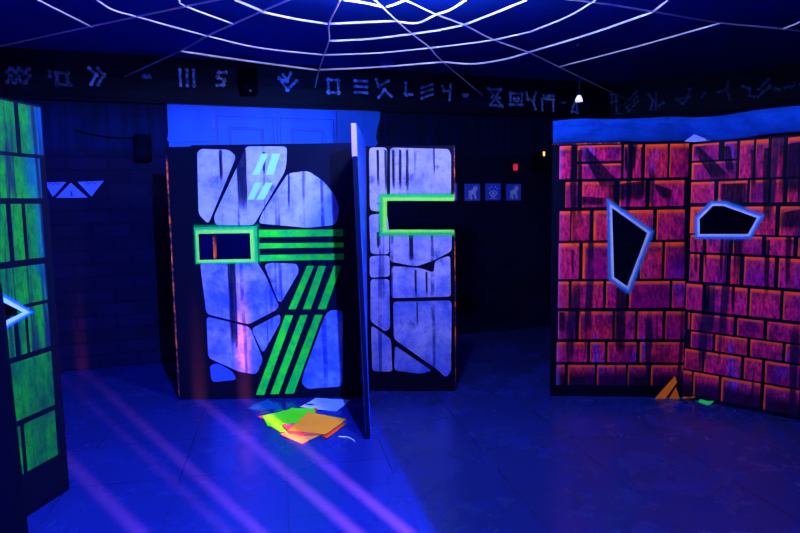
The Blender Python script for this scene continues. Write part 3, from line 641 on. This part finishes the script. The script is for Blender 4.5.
def clip_rect(rc, hole):
    """rectangle minus a convex polygon -> list of convex pieces"""
    rest = rect(*rc); res = []
    for i in range(len(hole)):
        p, q = hole[i], hole[(i+1) % len(hole)]; n = (q[1]-p[1], -(q[0]-p[0]))   # outward for CCW
        o = half(rest, p, n, 1)
        if len(o) > 2 and abs(area(o)) > 1e-7: res.append(o)
        rest = half(rest, p, n, -1)
        if len(rest) < 3: break
    return res
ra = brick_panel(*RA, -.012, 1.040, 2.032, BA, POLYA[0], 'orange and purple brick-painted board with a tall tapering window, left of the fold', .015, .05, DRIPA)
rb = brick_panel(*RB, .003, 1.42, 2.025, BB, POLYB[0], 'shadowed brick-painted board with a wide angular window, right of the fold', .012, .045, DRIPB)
mb = MB(); mb.prism(rect(-.014, 2.032, .5, 2.04), -.003, .04); part(mb, 'edge_strip', m_orange_edge, ra)
# pale cloth header along the panel tops
hd = tag(empty('cloth_header', (1.231, 4.965, 2.045)), 'long blue-lit cloth strip lying along the tops of the two brick-painted boards', 'cloth')
def header():
    mb = MB(); pts = []
    A, B = Vector(RA[0]), Vector(RA[1]); C = Vector(RB[1]); dB = (C-B).normalized()
    L1 = (B-A).length; n = 60; tot = L1+1.4
    for i in range(n+1):
        s = -.01+(tot+.01)*i/n
        p = A+(B-A).normalized()*s if s < L1 else B+dB*(s-L1)
        k = .5+.5*math.tanh((s-L1)*12)
        nA = Vector((B.y-A.y, -(B.x-A.x))).normalized(); nB = Vector((dB.y, -dB.x))
        nn = (nA*(1-k)+nB*k).normalized()
        lo = 2.045+.004*math.sin(s*5); hi = 2.215+.008*math.sin(s*3.1)+.006*math.sin(s*9)
        if s > L1+.05: lo -= .02*math.sin(min((s-L1-.05)/.5, 1)*math.pi); hi += .02*min(1, (s-L1))
        f = p+nn*(.012+.006*math.sin(s*14)); bk = p-nn*.045
        pts.append([Vector((f.x, f.y, lo)), Vector(((f.x+p.x)/2+nn.x*.01, (f.y+p.y)/2+nn.y*.01, (lo+hi)/2+.02)), Vector((f.x, f.y, hi)), Vector((bk.x, bk.y, hi)), Vector((bk.x, bk.y, 2.045))])
    o = Vector((1.231, 4.965, 2.045))
    for i in range(n):
        for k in range(5):
            a, b = pts[i], pts[i+1]; j = (k+1) % 5
            mb.face([a[k]-o, b[k]-o, b[j]-o, a[j]-o])
    mb.face([q-o for q in pts[0]]); mb.face([q-o for q in pts[-1]][::-1])
    return mb.build('cloth', m_cloth, hd, smooth=True)
header()
mb = MB(); o = Vector((2.271-1.231, 4.889-4.965, 0))
mb.face([o+Vector((-.07, -.03, -.012)), o+Vector((.0, -.06, -.02)), o+Vector((.0, -.045, .04))]); mb.face([o+Vector((.0, -.06, -.02)), o+Vector((.1, -.1, -.014)), o+Vector((.0, -.045, .04))])
mb.face([o+Vector((-.07, -.03, -.012)), o+Vector((.0, -.045, .04)), o+Vector((.1, -.1, -.014)), o+Vector((0, -.02, -.012))])
mb.build('corner_cap', m_capm, hd)['label'] = 'small pale folded corner'

# ------------------------------------------------------------------ green block panel at the left
l, r = frame(*GP)
gp = tag(empty('block_panel', l, r), 'green block-painted board with dark drips at the left edge of the view', 'panel')
hole = [(-.30, 1.125), (-.06, 1.135), (.055, 1.066), (-.05, 1.045), (-.28, .93)]
mb = MB(); mb.prism(rect(-1.0, 0, .295, 2.142), 0, .05, 0, holes=[hole])
gb = [(.235, .49, [(-.9, -.5), (-.47, -.02), (.005, .225)]), (.52, .82, [(-.9, -.6), (-.57, -.12), (-.09, .23)]), (.85, 1.085, [(-.9, -.45), (-.42, -.01), (.02, .066), (.085, .232)]), (1.105, 1.30, [(-.9, -.6), (-.57, -.2), (-.17, .235)]),
      (1.335, 1.62, [(-.9, -.5), (-.47, -.0), (.03, .10), (.125, .24)]), (1.65, 1.86, [(-.9, -.7), (-.67, -.2), (-.17, .25)]), (1.88, 2.13, [(-.9, -.5), (-.47, -.1), (-.07, .10), (.13, .282)])]
hc = hole if area(hole) > 0 else hole[::-1]
for z0, z1, row in gb:
    for a, b in row:
        for poly in clip_rect((a, z0, b, z1), hc):
            # right-hand fringe was sprayed blue
            mb.face([(p[0], -.002, p[1]) for p in poly], 1, [((p[0]-a)/(b-a), (p[1]-z0)/(z1-z0)) for p in poly], [(max(0, (p[0]-.0)/.25) if z0 > .8 else 0, 1 if z0 > .8 else .3, 0) for p in poly])
mb.keep = True
part(mb, 'board', [m_black, m_gblock], gp)
outline(gp, hole, .02, .03, -.004, m_halo_b)
# dark cloth-covered post close to the camera
post = tag(lathe([(0, 0), (.215, 0), (.21, .6), (.2, 1.0), (.195, 1.28), (.19, 1.38), (.175, 1.43), (.14, 1.47), (.08, 1.49), (0, 1.495)], 'covered_post', m_blackcloth, None, (-1.325, 1.72, 0), 40, 1, .8),
           'black cloth-covered post with rounded top in the near left corner', 'post')

# ------------------------------------------------------------------ signs on the brick wall
def wallobj(mb, name, m, u, v, y=0, parent=None):
    p = (loc[0]+math.cos(rz)*u+math.sin(rz)*(-y), loc[1]+math.sin(rz)*u-math.cos(rz)*(-y), v)
    return mb.build(name, m, parent, p, rz)
def tri_sign(pts, label):
    cx = sum(p[0] for p in pts)/3; cz = sum(p[1] for p in pts)/3; P = [(a-cx, b-cz) for a, b in pts]
    mb = MB(); mb.prism(P, -.014, -.002); s = wallobj(mb, 'triangle_sign', m_signtri, cx, cz); tag(s, label, 'sign', 'triangle signs on the brick wall')
    d = MB(); w = (P[1][0]-P[0][0])
    if P[2][1] < 0 and abs(P[2][1]) > abs(P[0][1]):
        zz = [(-.05, .02), (-.03, .035), (-.01, .018), (.01, .036), (.035, .02), (.05, .03)]
        for a, b in zip(zz, zz[1:]): d.prism([(a[0], a[1]), (b[0], b[1]), (b[0], b[1]+.011), (a[0], a[1]+.011)], -.016, -.0135)
    else:
        d.prism([(-.012, -.035), (.012, -.035), (.006, -.005), (.016, .02), (0, .012), (-.016, .02), (-.006, -.005)], -.016, -.0135)
    d.build('painted_mark', m_dark, s)
m_signtri = mat('triangle_paint', (.05, .14, .8), .7)
tri_sign([(-.186, 1.835), (-.006, 1.84), (-.126, 1.70)], 'pale triangle sign pointing down, nearest the green block board')
tri_sign([(-.10, 1.69), (.170, 1.69), (.034, 1.832)], 'pale triangle sign pointing up, between the two downward ones')
tri_sign([(.094, 1.84), (.320, 1.85), (.205, 1.70)], 'pale triangle sign pointing down, farthest from the green block board')
CAT = [(-.3, -.42), (-.22, -.1), (-.28, .05), (-.12, .12), (.02, .18), (.1, .38), (.2, .3), (.26, .42), (.34, .2), (.22, .05), (.2, -.1), (.28, -.38), (.14, -.4), (.08, -.12), (-.06, -.15), (-.02, -.4), (-.16, -.42), (-.16, -.2)]
def square_sign(u, v, kind, label):
    s = .2; mb = MB(); mb.prism(rect(-s/2, -s/2, s/2, s/2), -.014, -.002); o = wallobj(mb, 'square_sign', m_sign, u, v); tag(o, label, 'sign', 'square signs on the brick wall')
    d = MB()
    if kind == 'cat': d.prism([(a*s, b*s) for a, b in CAT], -.017, -.0135)
    else:
        up_ = [(-.3+.6*i/10, -.05+.16*math.sin(math.pi*i/10)) for i in range(11)]; lo = [(.3-.6*i/10, -.05-.3*math.sin(math.pi*i/10)) for i in range(1, 10)]
        out = [(a*s, b*s) for a, b in up_+lo]; inn = [(a*.68, (b+.012)*.62-.012) for a, b in out]
        for i in range(len(out)):
            j = (i+1) % len(out); d.prism([out[i], out[j], inn[j], inn[i]], -.017, -.0135)
        d.prism([(.02*math.cos(k*math.pi/4), -.018+.02*math.sin(k*math.pi/4)) for k in range(8)], -.017, -.0135)
        for a in (-50, -20, 20, 50):
            t = Vector((math.sin(math.radians(a)), math.cos(math.radians(a)))); n = Vector((-t.y, t.x))*.005; p = t*.055+Vector((0, -.005)); q = t*.082+Vector((0, -.005))
            d.prism([tuple(p-n), tuple(p+n), tuple(q+n), tuple(q-n)], -.017, -.0135)
        d.prism(rect(-.05, -.083, .05, -.077), -.017, -.0135)
    d.build('painted_mark', m_signpale, o)
square_sign(3.99, 1.71, 'cat', 'blue square sign mostly hidden behind the notched stone board')
square_sign(4.29, 1.704, 'cat', 'blue square cat sign nearest the notched stone board')
square_sign(4.565, 1.707, 'eye', 'blue square sign with a rayed eye')
square_sign(4.845, 1.701, 'cat', 'blue square cat sign farthest right in the row')

# ------------------------------------------------------------------ small fixtures
def speaker(u, v, w, h, name, label, cat, led=False, y=0.0, mm=None):
    d = .14
    o = tag(empty(name, (loc[0]+math.cos(rz)*u+math.sin(rz)*(y), loc[1]+math.sin(rz)*u-math.cos(rz)*(y), v), rz), label, cat)
    mb = MB(); c = .012
    mb.prism(rounded(rect(-w/2, -h/2, w/2, h/2), .02), -d, -.03); mb.build('housing', m_box, o)
    mb = MB(); mb.box((-.02, -.031, -.03), (.02, 0, .03)); mb.build('wall_bracket', m_box, o)
    mb = MB(); mb.prism([(math.cos(k*math.pi/10)*w*.36, -h*.15+math.sin(k*math.pi/10)*w*.36) for k in range(20)], -d-.006, -d+.001)
    mb.prism([(math.cos(k*math.pi/8)*w*.18, h*.27+math.sin(k*math.pi/8)*w*.18) for k in range(16)], -d-.006, -d+.001); mb.build('cone', m_cone, o)
    return o
m_box = mat('black_box', (.0005, .001, .004), .8, .05, BT); m_cone = mat('grey_cone', (.0006, .0015, .009), .7, .05, BT)
speaker(.70, 2.165, .15, .25, 'wall_speaker', 'small black wall speaker on the brick wall left of the pale door', 'speaker')
s = speaker(1.73, 2.83, .15, .26, 'wall_speaker', 'black box speaker mounted on the symbol frieze above the pale door', 'speaker', y=.06)
mb = MB(); mb.prism([(-.012, -.1), (.012, -.1), (.008, -.088), (-.008, -.088)], -.15, -.1395); mb.build('badge', m_white, s)
s = speaker(5.18, 2.07, .17, .22, 'wall_speaker', 'black wall box with a tiny orange light near the brick-painted boards', 'speaker')
mb = MB(); mb.box((-.01, -.153, .06), (.01, -.14, .11)); mb.build('indicator_light', m_led, s)
c = tag(empty('red_glow_spot', (loc[0]+math.cos(rz)*4.855, loc[1]+math.sin(rz)*4.855, 2.0), rz), 'small dim red glow on the brick wall above the square signs', 'lamp')  # added glowing block standing for a blurry red reflection
mb = MB(); mb.prism(rounded(rect(-.035, -.05, .035, .05), .02), -.02, 0); mb.build('base', m_box, c)
mb = MB(); mb.prism(rounded(rect(-.025, -.04, .025, .04), .02), -.05, -.02); mb.build('lens', m_redglow, c)
# cable sagging to the left speaker
pts = []
for i in range(13):
    t = i/12; u = .1+.53*t; v = 2.33-.06*t-.03*math.sin(math.pi*t)
    pts.append((loc[0]+math.cos(rz)*u+math.sin(rz)*.01, loc[1]+math.sin(rz)*u-math.cos(rz)*.01, v))
tag(tube(pts, .008, 'speaker_cable', m_box), 'thin black cable sagging to the speaker left of the pale door', 'cable')
# pendant
pd = tag(empty('pendant_lamp', (1.713, 6.0, 2.53)), 'little white bell-shaped pendant hanging from the ceiling by a thin cord', 'lamp')
lathe([(0, .05), (.012, .048), (.022, .035), (.032, .01), (.034, -.01), (.026, -.012), (.018, .02), (0, .035)], 'lamp_shade', m_glow, pd, (0, 0, 0), 20)
tube([(0, 0, .05), (.0, 0, .3), (-.0, 0, .52)], .004, 'cord', m_blackblue, pd)
lathe([(0, .515), (.03, .515), (.035, .50), (.0, .495)], 'ceiling_rose', m_blackblue, pd, (0, 0, 0), 16)
sd = tag(lathe([(0, 0), (.05, -.0), (.075, .02), (.075, .05), (0, .05)], 'smoke_detector', m_sign, None, (-.1, 6.7, 3.0), 24), 'small round detector on the ceiling above the stone-painted boards', 'detector')

# ------------------------------------------------------------------ papers on the floor
def paper_mat(name, c): return mat(name, c, .75, .1)
pm = {'white': paper_mat('white_paper', (.7, .8, 1)), 'green': paper_mat('green_paper', (.08, 1, .01)), 'orange': paper_mat('orange_paper', (1, .36, .015)), 'peach': paper_mat('peach_paper', (1, .42, .06)),
      'pink': paper_mat('pink_paper', (1, .1, .12)), 'teal': paper_mat('teal_reflection', (.0, .09, .3)), 'deep': paper_mat('deep_orange_paper', (1, .1, .01)), 'bits': paper_mat('orange_scrap', (1, .22, .01)), 'gbit': paper_mat('green_scrap', (.03, .95, .1))}
def sheet(q, z, m, label, name='paper_sheet', curl=.006, cat='paper', group='loose papers on the floor', n=8):
    """a thin sheet bent slightly, quad corners given on the floor"""
    cx = sum(p[0] for p in q)/4; cy = sum(p[1] for p in q)/4; P = [Vector((p[0]-cx, p[1]-cy, 0)) for p in q]
    mb = MB(); ph = random.random()*6; T = []; Bt = []
    for i in range(n+1):
        a, b = [], []
        for j in range(n+1):
            s, t = i/n, j/n
            p = P[0]*(1-s)*(1-t)+P[1]*s*(1-t)+P[2]*s*t+P[3]*(1-s)*t
            h = curl*(.5+.5*math.sin(ph+3*s+1.3*t))*(abs(s-.5)+abs(t-.5))
            a.append(p+Vector((0, 0, h+.0008))); b.append(p+Vector((0, 0, h)))
        T.append(a); Bt.append(b)
    for i in range(n):
        for j in range(n):
            mb.face([T[i][j], T[i+1][j], T[i+1][j+1], T[i][j+1]]); mb.face([Bt[i][j+1], Bt[i+1][j+1], Bt[i+1][j], Bt[i][j]])
    for i in range(n):
        for (G, H_) in ((0, 0), (n, n)):
            mb.face([T[i][G], T[i+1][G], Bt[i+1][G], Bt[i][G]]); mb.face([T[G][i], T[G][i+1], Bt[G][i+1], Bt[G][i]])
    o = mb.build(name, m, None, (cx, cy, z), smooth=False); return tag(o, label, cat, group)
sheet([(-1.223, 4.742), (-1.107, 4.985), (-.955, 4.778), (-1.105, 4.696)], .001, pm['teal'], 'dim teal floor reflection, built as a flat sheet left of the bright pile')  # thin sheet standing for a teal reflection in the floor
w_ = sheet([(-.709, 4.985), (-.42, 4.94), (-.507, 4.66), (-.806, 4.771)], .001, pm['white'], 'white printed paper lying behind the coloured pile')
mb = MB()
for i in range(1):
    a = Vector((-.63+.03*i-.611, 4.90-.035*i-4.839, .009)); d = Vector((.16, -.03, 0)); n = Vector((.003, .008, 0))
    mb.prism([(0, 0), (1, 0), (1, 1), (0, 1)], 0, 1) if False else mb.face([a-n*.3, a+d-n*.3, a+d+n*.3, a+n*.3])
mb.build('printed_text', m_dark, w_)
mb = MB(); mb.face([Vector((-.165, -.02, .009)), Vector((-.10, -.045, .009)), Vector((-.085, -.025, .009)), Vector((-.13, -.002, .009))])
mb.build('dark_scribble', m_dark, w_)
sheet([(-1.092, 4.554), (-.937, 4.64), (-.86, 4.69), (-.96, 4.44)], .002, pm['pink'], 'pink paper peeking out behind the green sheets')
sheet([(-.78, 4.74), (-.665, 4.735), (-.66, 4.62), (-.79, 4.62)], .002, pm['deep'], 'small orange-red paper behind the green sheets')
sheet([(-.99, 4.40), (-.87, 4.42), (-.79, 4.25), (-.86, 4.235)], .003, pm['green'], 'green paper lowest in the pile, nearest the camera')
sheet([(-1.055, 4.553), (-.875, 4.715), (-.70, 4.40), (-.97, 4.33)], .007, pm['green'], 'bright green paper on the left of the pile')
sheet([(-.875, 4.715), (-.69, 4.70), (-.629, 4.52), (-.838, 4.344)], .0115, pm['green'], 'bright green paper partly under the big orange sheet')
sheet([(-.589, 4.19), (-.515, 4.105), (-.40, 4.40), (-.526, 4.40)], .003, pm['deep'], 'deep orange paper showing under the right of the big orange sheet')
sheet([(-.851, 4.18), (-.67, 4.016), (-.54, 4.2), (-.762, 4.291)], .005, pm['peach'], 'pale orange paper nearest the camera')
sheet([(-.87, 4.36), (-.70, 4.38), (-.60, 4.133), (-.775, 4.168)], .0155, pm['pink'], 'pink paper between the green and orange sheets')
sheet([(-.717, 4.593), (-.406, 4.418), (-.530, 4.13), (-.80, 4.205)][::1], .021, pm['orange'], 'big orange paper on top of the pile')
tag(tube(catmull([(-.439, 4.136, .004), (-.377, 4.12, .004), (-.34, 4.08, .004), (-.32, 4.033, .004)]), .003, 'string', m_white), 'short white string on the floor beside the divider foot', 'string')
# scraps at the fold of the brick panels
la, ra_ = frame(*RA)
def leaning(q, label, m):
    c = sum(p[0] for p in q)/len(q); mb = MB(); L = []
    P = [(a-c, b) for a, b in q]; v = []
    for a, b in P: v.append(Vector((a, -.05+.22*b, b)))
    bk = [p+Vector((0, .002, 0)) for p in v]
    mb.face(v); mb.face(bk[::-1])
    for i in range(len(v)): j = (i+1) % len(v); mb.face([v[i], bk[i], bk[j], v[j]])
    o = mb.build('paper_scrap', m, None, (la[0]+math.cos(ra_)*c, la[1]+math.sin(ra_)*c, 0), ra_); tag(o, label, 'paper', 'paper scraps at the fold')
leaning([(.804, 0), (.886, 0), (.985, .127), (.972, .177)], 'longer orange paper strip leaning against the brick-painted board', pm['bits'])
leaning([(.915, 0), (1.0, 0), (.975, .09)], 'small orange triangle scrap leaning in the fold', pm['bits'])
sheet([(2.238, 4.85), (2.285, 4.815), (2.33, 4.80), (2.275, 4.875)], .001, pm['bits'], 'orange crumpled scrap flat on the floor by the fold', 'paper_scrap', .03, group='paper scraps at the fold', n=4)
sheet([(2.305, 4.75), (2.36, 4.79), (2.43, 4.70), (2.36, 4.67)], .001, pm['gbit'], 'green crumpled scrap on the floor by the fold', 'paper_scrap', .03, group='paper scraps at the fold', n=4)
